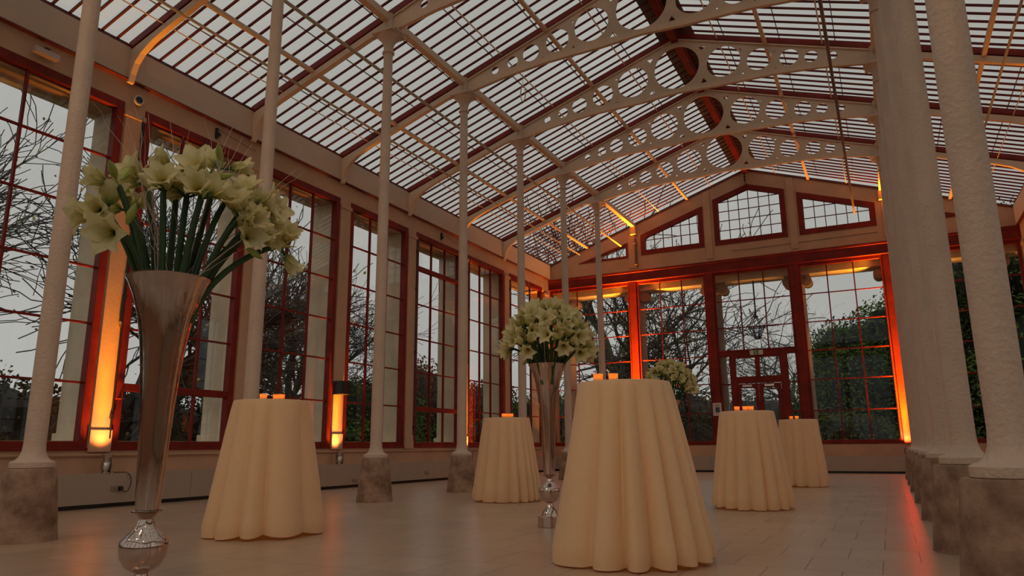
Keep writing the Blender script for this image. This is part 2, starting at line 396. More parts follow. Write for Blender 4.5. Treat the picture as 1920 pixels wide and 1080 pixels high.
MB().box(a+.04, b_-.04, YF+.037, YF+.043, .8, 3.2).build('window_pane', GLASS, o)
for q, (x0, x1) in enumerate(((d1+.01, dm-.005), (dm+.005, d2-.01))):
    l = MB(); l.box(x0, x0+.10, YF-.035, YF+.02, .02, 2.45); l.box(x1-.10, x1, YF-.035, YF+.02, .02, 2.45); l.box(x0+.1, x1-.1, YF-.035, YF+.02, 2.33, 2.45)
    l.box(x0+.1, x1-.1, YF-.035, YF+.02, .02, .7); l.box(x0+.1, x1-.1, YF-.03, YF+.015, 1.1, 1.2)
    lf = l.build('door_leaf', RED, o, bevel=.005)
    hx = x1-.05 if q == 0 else x0+.05
    h = MB(); h.tube([(hx, YF-.03, 1.0), (hx, YF-.08, 1.0), (hx, YF-.08, 1.35), (hx, YF-.03, 1.35)], .012, 8); h.build('door_handle', STEEL, lf)
    h = MB(); h.box(min(x0, x1)+.16, min(x0, x1)+.42, YF-.09, YF-.036, 2.36, 2.42); h.build('door_closer', STEEL, lf)

# back wall behind the photographer
m = MB(); m.box(WL-.65, WR+.65, YB-.3, YB, 0, .75); m.box(WL-.65, WR+.65, YB-.3, YB, 5.8, 6.6)
for x in (-9.5, -6.76, -4.385, -1.985, .405, 3.3): m.box(x-.13, x+.13, YB-.25, YB, .75, 5.8)
for x in (-6.72, -4.31, -1.89, .54): m.box(x-.1, x+.1, YB-.2, YB, 6.6, zroof(x)-.1)
struct(m.build('wall_back', PLAS))
m = MB()
for z in (1.65, 2.49, 3.3, 4.1, 4.9): m.box(WL, WR, YB-.12, YB-.08, z-.015, z+.015)
for i in range(1, 16): x = WL+(WR-WL)*i/16; m.box(x-.016, x+.016, YB-.12, YB-.08, .75, 5.8)
o = struct(empty('window_40')); m.build('glazing_bar', RED, o); MB().box(WL, WR, YB-.103, YB-.097, .75, 5.8).build('window_pane', GLASS, o)

# ================================================================== ROOF GLAZING
ceil = struct(empty('ceiling'))
ys = [YB]+[YJ(j) for j in range(-1, 8)]+[YF]
for s, nm in ((-1, 'left'), (1, 'right')):
    XE = XC+s*(6.554)
    for i in range(len(ys)-1):
        y0, y1 = ys[i], ys[i+1]; nb = max(3, round((y1-y0)/.2405)); b2 = MB()
        for q in range(1, nb):
            y = y0+(y1-y0)*q/nb
            b2.bar((XC+s*.1, y, zroof(XC+s*.1)), (XE, y, zroof(XE)), .030, .032)
        pn = b2.build('glazing_bars', BARM, ceil)
        gl = MB(); gl.prism([(XC, ZR+.045), (XE, zroof(XE)+.045), (XE, zroof(XE)+.051), (XC, ZR+.051)], y0, y1); gl.build('glass_pane', ROOFG, pn)
for j in range(-1, 8):
    r_ = MB(); y = YJ(j)
    for s in (-1, 1): XE = XC+s*6.52; r_.bar((XC, y, ZR-.02), (XE, y, zroof(XE)-.02), .09, .12)
    r_.build('timber_rafter', RED, ceil, bevel=.008)
m = MB(); m.box(XC-.07, XC+.07, YB, YF, ZR-.17, ZR+.06); m.box(XC-.10, XC+.10, YB, YF, ZR-.10, ZR-.06); m.build('ridge_beam', RED, ceil, bevel=.008)
m = MB()
for s in (-1, 1): m.prism([(XC, ZR+.20), (XC+s*.36, ZR+.20-KS*.36), (XC+s*.36, ZR+.17-KS*.36), (XC, ZR+.17)], YB-.3, YF+.3)
m.build('ridge_capping', mat('lead', (.10, .095, .09), .6), ceil)
# thin shading rails above the glass
m = MB()
for dx in (.96, 1.98, 2.93, 3.8, 4.73, 5.75):
    for s in (-1, 1): x = XC+s*dx; m.box(x-.008, x+.008, YB, YF, zroof(x)+.075, zroof(x)+.09)
m.build('shading_rail', mat('green_grey_rail', (.20, .20, .14), .6), ceil)

# purlins, column line beams, rods
def run(name, label, cat, x, z, wd, ht, mt, y0=YB, y1=YF-.001, rod=False, group=None):
    m = MB()
    if rod: m.tube([(0, y0, 0), (0, y1, 0)], wd/2, 8)
    else: m.box(-wd/2, wd/2, y0, y1, -ht/2, ht/2)
    o = m.build(name, mt, smooth=rod, bevel=0 if rod else .006); o.location = (x, 0, z); return tag(o, label, cat, group)
run('longitudinal_beam', 'cream iron beam running along the tops of the left column row', 'beam', XL, 7.63, .12, .13, IRON2)
run('longitudinal_beam', 'cream iron beam running along the tops of the right column row', 'beam', XR, 7.63, .12, .13, IRON2)
for x, lb in ((-4.89, 'thin cream purlin halfway up the left slope of the nave roof'), (-1.37, 'thin cream purlin halfway up the right slope of the nave roof'),
              (-8.235, 'cream purlin under the glass over the left aisle'), (2.05, 'cream purlin under the glass over the right aisle')):
    run('purlin', lb, 'purlin', x, zroof(x)-.085, .07, .06, IRON2)
for x, lb in ((-5.80, 'thin rod below the lower glass of the nave left slope'), (-4.15, 'thin rod below the upper glass of the nave left slope'),
              (-.38, 'thin rod below the lower glass of the nave right slope'), (-2.25, 'thin rod below the upper glass of the nave right slope')):
    run('rod', lb, 'rod', x, zroof(x)-.045, .025, .025, IRON2, rod=True)
PIPE = mat('grey_pipe', (.45, .38, .30), .4)
run('pipe', 'long grey pipe hung beside the left column row, ending at the far gable', 'pipe', -7.07, 7.0, .055, .055, PIPE, y1=21.6, rod=True)
run('pipe', 'long dark pipe hung inside the right column row, ending by the right gable window', 'pipe', -.26, 7.03, .055, .055, mat('brown_pipe', (.18, .11, .07), .4), y1=21.6, rod=True)
run('pipe', 'grey pipe hung over the left aisle beside the wall', 'pipe', -8.485, 6.89, .045, .045, PIPE, y1=21.6, rod=True)
run('pipe', 'grey pipe hung over the right aisle beside the wall', 'pipe', 2.30, 6.89, .045, .045, PIPE, y1=21.6, rod=True)
run('wire_rod', 'thin cream rod nearest the left wall under the aisle glass', 'rod', -8.90, 6.87, .018, .018, IRON2, y1=21.5, rod=True)
run('wire_rod', 'thin cream rod nearest the right wall under the aisle glass', 'rod', 2.72, 6.87, .018, .018, IRON2, y1=21.5, rod=True)

# ================================================================== COLUMNS
def make_column(left):
    t = empty('iron_column'); m = MB(); rp_ = .215 if left else .235
    m.lathe([(rp_+.045, 0), (rp_+.04, .02), (rp_+.02, .22), (rp_-.005, .45), (rp_-.02, .585), (rp_-.03, .60)], 28)
    m.build('stone_plinth', PLINTH, t, smooth=True)
    m = MB(); sh = [(.165, .60), (.172, .605), (.172, .648), (.165, .655), (.13, .67), (.105, .70), (.092, .74), (.086, .80), (.086, 1.2)]
    if not left: sh = [(r_*(1.0 if z < .66 else .98), z) for r_, z in sh]
    sh += [(.084, 2.6), (.080, 4.2), (.076, 5.8), (.073, 7.03)]
    m.lathe(sh, 32); m.build('shaft', IRON, t, smooth=True)
    m = MB(); m.lathe([(.074, 7.0), (.098, 7.01), (.10, 7.035), (.076, 7.05), (.078, 7.12), (.10, 7.20), (.15, 7.27), (.185, 7.30), (.19, 7.32)], 28)
    m.box(-.20, .20, -.20, .20, 7.32, 7.355); m.box(-.22, .22, -.13, .13, 7.355, 7.39)
    m.lathe([(.13, 7.39), (.10, 7.42), (.095, 7.60), (.11, 7.70)], 16)
    m.build('capital', IRON, t, smooth=True)
    return t
prots = {}
for left in (True, False):
    proto = make_column(left)
    for j in range(1, 8):
        o = proto if j == 1 else copy_tree(proto)
        o.location = (XL if left else XR, YJ(j), 0)
        side = 'left' if left else 'right'
        if j == 1: lb = 'white iron column on a stone plinth, the %s of the %s row%s' % ('nearest' if left else 'thickest and nearest', side, ' at the picture edge' if left else ' at the picture edge')
        elif j == 7: lb = 'white iron column on a stone plinth, the last of the %s row before the end wall' % side
        else: lb = 'white iron column on a stone plinth, %s from the camera in the %s row' % (ORD[j-1], side)
        tag(o, lb, 'column', 'iron columns of the %s row' % side)

# ================================================================== NAVE TRUSSES and AISLE RAFTERS
def truss_mesh():
    up_ = lambda x: zroof(x)-.10
    half = [(3.554-.09, up_(XR-.09)), (3.554-.09, 7.40), (2.64, 7.535), (1.85, 7.605), (1.38, 7.615), (.75, 7.62), (0, 7.665)]
    outer = [(XC+a, z) for a, z in half]+[(XC-a, z) for a, z in half[::-1][1:]]+[(XC, up_(XC))]
    hs = []
    for dx, z, r_ in ((2.871, 7.72, .078), (2.50, 7.795, .115), (2.12, 7.88, .17), (1.585, 7.985, .228), (.92, 8.115, .325)):
        for s in (-1, 1): hs.append(circ(XC+s*dx, z, r_))
    hs.append(circ(XC, 8.215, .455, 56))
    for dx, z, q in ((.53, 8.50, .075), (.52, 7.80, -.075), (1.27, 8.27, .038), (1.27, 7.77, -.038), (1.87, 8.06, .02), (1.87, 7.72, -.02)):
        for s in (-1, 1): x = XC+s*dx; hs.append([(x-abs(q), z+q*.6), (x+abs(q), z+q*.6), (x, z-q*.7)])
    fl = MB()
    for k_ in range(len(outer)-1):
        a, b_ = outer[k_], outer[k_+1]
        if abs(a[0]-b_[0]) < .02: continue
        fl.bar((a[0], 0, a[1]), (b_[0], 0, b_[1]), .07, .022)
    for s in (-1, 1): fl.bar((XC, 0, up_(XC)), (XC+s*3.46, 0, up_(XC+s*3.46)), .08, .026)
    return outer, hs, fl
outer, hs, fl = truss_mesh()
proto = None
for j in range(-1, 8):
    if j < 3 and j != 3 and j < 2: continue
    if proto is None:
        o = empty('roof_truss'); pl = holed('web_plate', outer, hs, 0, .03, IRON2, o); fl.build('flange', IRON2, o); proto = o
    else: o = copy_tree(proto)
    o.location = (0, YJ(j), 0)
    nm = {2: 'nearest, only its left foot in view', 3: 'at the top edge of the photo', 4: 'second complete from the top', 5: 'middle one of the five seen', 6: 'second from the far gable', 7: 'the last before the far gable'}[j]
    nm = {2: 'nearest of all, above the photo edge', 3: 'footed on the topmost left capital in view', 4: 'second of those seen from the camera', 5: 'third of those seen from the camera', 6: 'last but one before the far gable', 7: 'last before the far gable'}[j]
    tag(o, 'cream iron girder with round holes, %s' % nm, 'roof truss', 'pierced girders over the nave')
def aisle_plate():
    X0, X1 = XL-.09, WL+.06
    t = lambda x: zroof(x)-.10
    poly = [(X0, t(X0)), (X0, t(X0)-.17), (X0-.3, t(X0-.3)-.12), (X1+.75, t(X1+.75)-.115), (X1+.45, t(X1+.45)-.14), (X1+.25, t(X1+.25)-.2), (X1+.13, 6.38), (X1+.07, 6.22), (X1+.05, 6.10), (X1, 6.10), (X1, t(X1))]
    return poly
for side in (-1, 1):
    proto = None
    for j in range(1, 8):
        if proto is None:
            poly = aisle_plate()
            if side == 1: poly = [(2*XC-x, z) for x, z in poly]
            m = MB(); m.prism(poly, -.03, .03)
            for k_ in range(1, 9): m.bar((poly[k_][0], 0, poly[k_][1]), (poly[k_+1][0], 0, poly[k_+1][1]), .09, .018)
            o = m.build('aisle_bracket_rafter', IRON2, None); proto = o
        else: o = proto.copy(); C.objects.link(o)
        o.location = (0, YJ(j), 0)
        sd = 'left' if side < 0 else 'right'
        tag(o, 'cream iron rafter curving down to the %s wall, at the %s column of that side' % (sd, ORD[j-1]), 'rafter', 'curved iron rafters over the %s aisle' % sd)

# ================================================================== UPLIGHTS
def make_uplight():
    t = empty('uplight'); m = MB()
    m.lathe([(.055, 0), (.06, .005), (.06, .02), (.05, .03)], 20); m.build('base', STEEL, t, smooth=True)
    m = MB(); m.lathe([(.05, .03), (.066, .045), (.07, .10), (.062, .135), (.05, .15), (.052, .20), (.066, .235), (.07, .25), (.062, .25), (.045, .20), (.03, .17)], 24, cap=False); m.build('lamp_housing', STEEL, t, smooth=True)
    m = MB(); m.tube([(-.078, 0, .03), (-.085, 0, .12), (-.075, 0, .2)], .007, 6); m.tube([(.078, 0, .03), (.085, 0, .12), (.075, 0, .2)], .007, 6); m.box(-.08, .08, -.012, .012, .018, .03); m.build('yoke', DARK, t)
    m = MB(); m.lathe([(.0, .205), (.05, .205), (.05, .212), (.0, .212)], 20, cap=False); m.build('lens', mat('amber_lens', (1, .5, .1), .3, emit=(1, .42, .07, 6)), t)
    return t
UP = [((WL+.22, 6.47, .44), 'behind the nearest silver vase', 950, (-.02, -.02)),
      ((WL+.18, 11.25, .44), 'below the black box', 650, (-.02, 0)),
      ((WL+.18, 16.2, .44), 'left of the table at centre', 900, (-.02, 0)),
      ((WL+.22, 21.1, .44), 'in the far left corner', 1500, (-.02, .02)),
      ((-6.76, YF-.21, .44), 'below the glowing mullion of the end wall', 12000, (0, .02)),
      ((.36, YF-.21, .44), 'end wall, beside the right column row', 6500, (.002, .02)),
      ((WR-.18, 18.6, .44), 'far end of the right wall', 1300, (.02, 0)),
      ((WR-.18, 13.75, .44), 'middle of the right wall', 1300, (.02, 0)),
      ((WR-.18, 8.9, .44), 'near end of the right wall', 1300, (.02, 0))]
proto = make_uplight()
for i, (loc, lb, pw, tilt) in enumerate(UP):
    o = proto if i == 0 else copy_tree(proto)
    o.location = loc; tag(o, 'small chrome uplight on the heater casing, '+lb, 'uplight', 'amber uplights along the walls')
    ld = bpy.data.lights.new('uplight_lamp', 'SPOT'); ld.energy = pw; ld.color = (1, .35, .012); ld.spot_size = R(46); ld.spot_blend = 1.0; ld.shadow_soft_size = .04
    lo = bpy.data.objects.new('uplight_lamp', ld); C.objects.link(lo)
    lo.location = (loc[0], loc[1], loc[2]+.24); d = Vector((tilt[0], tilt[1], 1)); lo.rotation_euler = d.to_track_quat('-Z', 'Y').to_euler()
    l3 = ld.copy(); l3.energy = pw*(2.2 if pw > 3000 else 1.0); l3.spot_size = R(24); lo3 = bpy.data.objects.new('uplight_lamp', l3); C.objects.link(lo3); lo3.location = lo.location
    tl = Vector(tilt); tl = tl.normalized()*.045; lo3.rotation_euler = Vector((tl.x, tl.y, 1)).to_track_quat('-Z', 'Y').to_euler(); ld.energy = pw*(.5 if pw > 3000 else .34)
    l2 = ld.copy(); l2.energy = 50+(pw*.11 if pw > 3000 else pw*.03); l2.spot_size = R(110); l2.color = (1, .36, .09); lo2 = bpy.data.objects.new('uplight_lamp', l2); C.objects.link(lo2); lo2.location = lo.location; lo2.rotation_euler = lo.rotation_euler

# added fill floodlights, unseen above and behind the camera, brightening the room
FILL_LAMPS = [((-4.08, -1.2, 7.35), (-4.2, 9.5, .8), 'under the left nave purlin'), ((.83, -1.2, 7.35), (-3.0, 9.0, .8), 'beside the right beam'),
      ((-9.01, -1.2, 6.2), (-5.5, 9.0, .8), 'over the left aisle')]
proto = None
for loc, aim, lb in FILL_LAMPS:
    if proto is None:
        t = empty('floodlight'); m = MB(); m.lathe([(.06, .12), (.09, .10), (.10, -.02), (.11, -.12), (.10, -.12), (.085, -.03), (0, -.02)], 20); m.build('lamp_housing', DARK, t, smooth=True)  # fitting modelled around the added fill light
        m = MB(); m.tube([(-.11, 0, 0), (-.12, 0, .16), (0, 0, .2), (.12, 0, .16), (.11, 0, 0)], .008, 6); m.build('yoke', DARK, t)
        m = MB(); m.lathe([(0, -.09), (.09, -.09), (.09, -.095), (0, -.095)], 18); m.build('lens', mat('fill_lens', (1, .8, .5), .3, emit=(1, .65, .35, 8)), t); proto = t
    else: t = copy_tree(proto)
    t.location = loc; d = Vector(aim)-Vector(loc); t.rotation_euler = d.to_track_quat('-Z', 'Y').to_euler(); tag(t, 'added black fill floodlight hung behind the camera, '+lb, 'floodlight', 'added fill floodlights above the camera')
    ld = bpy.data.lights.new('added_fill_lamp', 'SPOT'); ld.energy = FILL_W*(.45 if loc[0] < -8 else 1.0); ld.color = (1, .60, .33); ld.spot_size = R(95); ld.spot_blend = .8; ld.shadow_soft_size = .12
    lo = bpy.data.objects.new('added_fill_lamp', ld); C.objects.link(lo); lo.location = Vector(loc)+d.normalized()*.5; lo.rotation_euler = t.rotation_euler

# ================================================================== TABLES
translucent(CLOTH, (1, .52, .13), .25)
def cloth(seed, rt_, rb, h, nf, amp):
    rnd = random.Random(seed); NT, NZ = 220, 26; vs = []; fs = []
    ph = rnd.random()*6; wob = [(k_, rnd.uniform(-.35, .35)/k_, rnd.random()*6.28) for k_ in (1, 2, 3)]
    wid = [rnd.uniform(.55, 1.25) for _ in range(nf+1)]
    def fold(t):
        u = t+sum(a*sin(k_*t+p) for k_, a, p in wob); q = (u/(2*pi)*nf+ph); i = int(math.floor(q)) % nf; fr = q-math.floor(q)
        k0 = .30+.40*((wid[i]*7.3) % 1)
        g_ = .5*fr/k0 if fr < k0 else .5+.5*(fr-k0)/(1-k0)
        return (sin(pi*g_)**.85*2-1.0)*(.6+.4*wid[i])
    rim = [(0, h), (rt_*.5, h), (rt_-.02, h), (rt_-.004, h-.004), (rt_+.002, h-.02)]
    rows = [('c', r_, z) for r_, z in rim]
    for i in range(1, NZ+1):
        u = i/NZ; rows.append(('f', rt_+.002+(rb-rt_)*(u**1.08), h-.02-(h-.03)*u, u))
    rows.append(('f', rb-.025, .004, 1.0)); rows.append(('f', rb-.07, .008, 1.0))
    for rw in rows:
        for j in range(NT):
            t = 2*pi*j/NT
            if rw[0] == 'c': r_ = rw[1]; z = rw[2]
            else:
                u = rw[3]; F = fold(t+.015*u*sin(3*t+seed)); r_ = rw[1]+amp*F*(u**.6)*(.95+.1*sin(5*t+seed)); z = rw[2]
                r_ += .006*noise.noise(Vector((t*3, u*6, seed)))*u
                if u > .9: z += max(0, (.012+.014*sin(2*t+seed)-.012*F))*(u-.9)*10
                if u > .93: r_ -= (u-.93)*.25
            vs.append((r_*cos(t), r_*sin(t), max(z, .003)))
    n_ = len(rows)
    for i in range(n_-1):
        for j in range(NT): fs.append((i*NT+j, i*NT+(j+1)%NT, (i+1)*NT+(j+1)%NT, (i+1)*NT+j))
    m = MB(); m.add(vs, fs); return m
HOLD = mat('tealight_glass', (.9, .55, .25), .1, emit=(1, .40, .10, .35)); FLAME = mat('candle_glow', (1, .8, .4), .5, emit=(1, .6, .2, 1.2)); WAX = mat('candle_wax', (.9, .8, .5), .5, emit=(1, .55, .15, .35))
HG = mat('holder_glass', (.85, .55, .28), .3)
n = HG.node_tree; b = n.nodes['Principled BSDF']; o_ = n.nodes['Material Output']; t1 = n.nodes.new('ShaderNodeBsdfTranslucent'); t1.inputs['Color'].default_value = (1, .62, .28, 1); t2 = n.nodes.new('ShaderNodeBsdfTransparent'); t2.inputs['Color'].default_value = (1, .8, .55, 1)
x1 = n.nodes.new('ShaderNodeMixShader'); x1.inputs['Fac'].default_value = .35; x2 = n.nodes.new('ShaderNodeMixShader'); x2.inputs['Fac'].default_value = .2
n.links.new(t1.outputs[0], x1.inputs[1]); n.links.new(t2.outputs[0], x1.inputs[2]); n.links.new(x1.outputs[0], x2.inputs[1]); n.links.new(b.outputs[0], x2.inputs[2]); n.links.new(x2.outputs[0], o_.inputs['Surface'])
def make_candle():
    t = empty('tealight_holder'); m = MB(); m.lathe([(.026, 0), (.031, .004), (.035, .062), (.033, .062), (.029, .008), (0, .007)], 18); m.build('glass_cup', HG, t, smooth=True)
    m = MB(); m.lathe([(.0, .009), (.024, .009), (.024, .028), (0, .028)], 16, cap=False); m.build('candle', WAX, t)
    m = MB(); m.lathe([(.001, .028), (.006, .036), (.0045, .046), (.0005, .056)], 8); m.build('flame', FLAME, t, smooth=True)
    return t
TB = [(-1.645, 4.96, .325, .525, 1.185, 12, .060, 'nearest and largest, front centre', 'nearest table'),
      (-5.07, 5.045, .335, .485, 1.18, 10, .050, 'cloth between the near vase and the left columns', 'left table'),
      (-4.94, 9.50, .335, .475, 1.155, 15, .040, 'cloth beside the central vase on its left', 'table left of the central vase'),
      (-1.57, 9.49, .325, .46, 1.155, 16, .038, 'cloth in front of the doors, nearer of two', 'nearer table before the doors'),
      (-1.51, 14.65, .335, .42, 1.20, 14, .034, 'cloth farthest away, half behind the other near the doors', 'farthest table before the doors')]
for i, (x, y, a, b_, h, nf, am, lb, _) in enumerate(TB):
    o = cloth(i*3+2, a, b_, h, nf, am).build('tablecloth', CLOTH, smooth=True); o.location = (x, y, 0); o.rotation_euler.z = (.2, 1.1, .5, 2.0, .9)[i]
    tag(o, 'cream floor-length cloth on a tall table, '+lb.replace('cloth ', '', 1), 'tablecloth', 'cream floor-length tablecloths')
CN = [[(-1.80, 4.87), (-1.70, 4.905)], [(-5.115, 4.98), (-5.07, 5.10), (-5.015, 5.10)], [(-4.965, 9.47), (-4.925, 9.52), (-4.88, 9.53)], [(-1.675, 9.45), (-1.575, 9.46), (-1.51, 9.48)], [(-1.62, 14.62), (-1.52, 14.61)]]
proto = make_candle(); first = True
for i, L in enumerate(CN):
    for k_, (x, y) in enumerate(L):
        o = proto if first else copy_tree(proto); first = False
        o.location = (x, y, TB[i][4])
        pos = ('left', 'right') if len(L) == 2 else ('left', 'middle', 'right')
        tag(o, 'lit amber glass tealight on the %s, %s one' % (TB[i][8], pos[k_]), 'tealight', 'lit tealights on the tables')
        if True:
            ld = bpy.data.lights.new('candle_light', 'POINT'); ld.energy = .06; ld.color = (1, .5, .16); ld.shadow_soft_size = .02
            lo = bpy.data.objects.new('candle_light', ld); C.objects.link(lo); lo.location = (x, y, TB[i][4]+.05)

# ================================================================== VASES and AMARYLLIS
def make_vase():
    t = empty('trumpet_vase'); m = MB()
    m.lathe([(.0, 0), (.112, 0), (.117, .005), (.117, .095), (.112, .10), (.05, .105)], 40, cap=False)
    m.build('foot', CHROME, t, smooth=True)
    m = MB(); m.lathe([(.078, .10), (.075, .125), (.05, .165), (.030, .20), (.027, .215), (.045, .225), (.075, .245), (.097, .285), (.103, .33), (.100, .352), (.085, .372), (.060, .395), (.040, .420), (.033, .445), (.038, .455), (.058, .468), (.066, .476), (.066, .482), (.050, .484)], 44, cap=False)
    m.build('stem_bulb', CHROME, t, smooth=True)
    m = MB(); m.lathe([(.03, .484), (.050, .485), (.056, .55), (.064, .75), (.074, .95), (.088, 1.12), (.103, 1.25), (.124, 1.37), (.15, 1.46), (.178, 1.525), (.188, 1.54), (.190, 1.548), (.184, 1.550), (.172, 1.53), (.14, 1.45), (.11, 1.33), (.09, 1.2), (.0, 1.15)], 64, cap=False)
    m.build('trumpet', CHROME, t, smooth=True)
    return t
VASES = [((-3.01, 2.285, 0), 'tall silver trumpet vase of amaryllis, nearest, at left of the photo'), ((-2.98, 6.62, 0), 'tall silver trumpet vase of amaryllis behind the nearest table, to its left'), ((-3.50, 13.2, 0), 'tall silver trumpet vase of amaryllis mostly hidden behind the nearest table')]
proto = make_vase()
for i, (loc, lb) in enumerate(VASES):
    o = proto if i == 0 else copy_tree(proto); o.location = loc; tag(o, lb, 'vase', 'silver trumpet vases')

# petal colour along its length is the flower's own (green throat, cream tip)
PET = bpy.data.materials.new('amaryllis_petal'); PET.use_nodes = True; n = PET.node_tree; b = n.nodes['Principled BSDF']; b.inputs['Roughness'].default_value = .55
at = n.nodes.new('ShaderNodeAttribute'); at.attribute_name = 'along'; rp = n.nodes.new('ShaderNodeValToRGB'); rp.color_ramp.elements[0].color = (.16, .22, .03, 1); rp.color_ramp.elements[0].position = .08
rp.color_ramp.elements[1].color = (.80, .73, .42, 1); rp.color_ramp.elements[1].position = .6; e = rp.color_ramp.elements.new(.3); e.color = (.68, .62, .20, 1)
n.links.new(at.outputs['Fac'], rp.inputs['Fac']); n.links.new(rp.outputs[0], b.inputs['Base Color']); translucent(PET, (.8, .75, .4), .35)
STEM = mat('flower_stem', (.028, .075, .014), .45, var=.3, vscale=12); BUD = mat('green_bud', (.42, .48, .10), .5, var=.3, vscale=15)
ANT = mat('anther', (.75, .6, .15), .6)
def bloom_mesh(op, seed, L=.128):
    """six tepals opening along +z; op = opening 0 bud .. 1 wide"""
    rnd = random.Random(seed); vs = []; fs = []; al = []; NU, NV = 8, 5
    for k_ in range(6):
        t0 = k_*pi/3+rnd.uniform(-.08, .08); inner = k_ % 2; wmax = (.044 if inner else .054)*(.55+.45*op); ln = L*rnd.uniform(.94, 1.05); curl = rnd.uniform(.7, 1.25)
        b0 = len(vs)
        for u_ in range(NU+1):
            u = u_/NU; wid = wmax*(sin(pi*min(1, (u**.85)*.90+.07))**.9)*(1-.0*u)+.0008
            rad = .007+op*L*.78*(u**1.9)*(1.0 if not inner else .9)+.012*u
            z = ln*(u-.30*op*curl*u**3.0)
            for v_ in range(NV):
                v = (v_/(NV-1)-.5)*2; cup = (.012*(1-op*.4)*v*v)
                ang = t0; ex = Vector((cos(ang), sin(ang), 0)); ey = Vector((-sin(ang), cos(ang), 0))
                ruf = .004*sin(u*9+v*4+k_)*u
                p = ex*(rad-cup*1.2*(1-.5*u)+ruf)+ey*(v*wid)+Vector((0, 0, z+cup*.8+(.001 if inner else 0)))
                vs.append(p); al.append(u)
        for u_ in range(NU):
            for v_ in range(NV-1): a = b0+u_*NV+v_; fs.append((a, a+1, a+NV+1, a+NV))
    m = MB(); m.add(vs, fs); na = len(vs)
    m.cur = 2
    for k_ in range(5):
        t = k_*1.256; q = Vector((cos(t)*.012, sin(t)*.012, L*.62)); m.tube([(0, 0, .02), tuple(q)], .0012, 3); 
    m.cur = 1; m.tube([(0, 0, -.045), (0, 0, -.012), (0, 0, .01)], [.005, .008, .010], 6)
    me = bpy.data.meshes.new('bloom'); me.from_pydata([tuple(p) for p in m.v], [], m.f)
    for q in (PET, STEM, ANT): me.materials.append(q)
    me.polygons.foreach_set('material_index', m.mi); me.polygons.foreach_set('use_smooth', [True]*len(me.polygons))
    a = me.attributes.new('along', 'FLOAT', 'POINT'); a.data.foreach_set('value', al+[.1]*(len(me.vertices)-na)); return me
BL = [bloom_mesh(.86, 1), bloom_mesh(.72, 2), bloom_mesh(.8, 5), bloom_mesh(.55, 3), bloom_mesh(.38, 4)]
m = MB(); m.tube([(0, 0, 0), (0, 0, .02), (0, 0, .05), (0, 0, .085), (0, 0, .105)], [.005, .014, .020, .012, .002], 8); me_ = m.build('bud', BUD, smooth=True); BUDM = me_.data; bpy.data.objects.remove(me_)
def amaryllis(root, tip, nb, label, group, rnd, bend=.10, sc=1.0, fwd=None, thick=1.0):
    """thick stem from the vase mouth to tip with nb blooms in an umbel; fwd = preferred facing"""
    root = Vector(root); tip = Vector(tip); t = thing('amaryllis', label, 'flower', root, 0, group)
    loc = tip-root; hz = Vector((loc.x, loc.y, 0))
    mid = loc*.5+Vector((0, 0, bend*.9))-hz*.20; q = loc*.85+Vector((0, 0, bend*.35))-hz*.02
    pts = []
    for i in range(11):
        u = i/10; a = (1-u)**3; b1 = 3*u*(1-u)**2; c1 = 3*u*u*(1-u); d1_ = u**3
        pts.append(Vector((0, 0, -.16))*a+(mid*.55)*b1+q*c1+loc*d1_)
    mm = MB(); mm.tube(pts, [(.0135-.003*i/10)*thick for i in range(11)], 8); mm.build('stem', STEM, t, smooth=True)
    dirn = (pts[-1]-pts[-2]).normalized(); az0 = rnd.random()*6.28
    mm = MB()
    for k_ in range(2):
        an = az0+k_*pi; ex = Vector((cos(an), sin(an), 0)); mm.tube([loc, loc+dirn*.04+ex*.012, loc+dirn*.06+ex*.035], [.008, .006, .001], 5)
    mm.build('spathe', BUD, t, smooth=True)
    for k_ in range(nb):
        an = az0+2*pi*k_/nb+rnd.uniform(-.25, .25)
        e1 = dirn.orthogonal().normalized(); e2 = dirn.cross(e1)
        d = (e1*cos(an)+e2*sin(an))*rnd.uniform(.85, 1.1)+dirn*rnd.uniform(.15, .55)+Vector((0, 0, .05))
        if fwd is not None: d += fwd*rnd.uniform(.2, .75)
        d.normalize()
        isbud = rnd.random() < .12
        ob = bpy.data.objects.new('bud' if isbud else 'bloom', BUDM if isbud else rnd.choice(BL)); C.objects.link(ob); ob.parent = t
        ob.location = loc+d*.045*sc; ob.rotation_euler = d.to_track_quat('Z', 'Y').to_euler(); s_ = sc*rnd.uniform(.88, 1.08); ob.scale = (s_,)*3
    return t
def bouquet(vase, tips, seed, label, group, sc=1.0, out=.5, thick=1.0):
    rnd = random.Random(seed); V = Vector(vase)
    for (x, y, z) in tips:
        d = Vector((x, y, 0))-Vector((V.x, V.y, 0)); q = d.normalized() if d.length > .01 else Vector((1, 0, 0))
        rr_ = min(.12, d.length*.35+.01)*rnd.uniform(.8, 1); a = rnd.uniform(-.3, .3)
        rx = V.x+(q.x*cos(a)-q.y*sin(a))*rr_; ry = V.y+(q.x*sin(a)+q.y*cos(a))*rr_
        fwd = (Vector((x, y, z))-Vector((V.x, V.y, 1.55))).normalized()*out+Vector((-x*.2, -y*.2, -.08)).normalized()*.35
        amaryllis((rx, ry, 1.5), (x, y, z), rnd.choice((3, 3, 4)), label, group, rnd, bend=.04+.12*d.length, sc=sc, fwd=fwd, thick=thick)
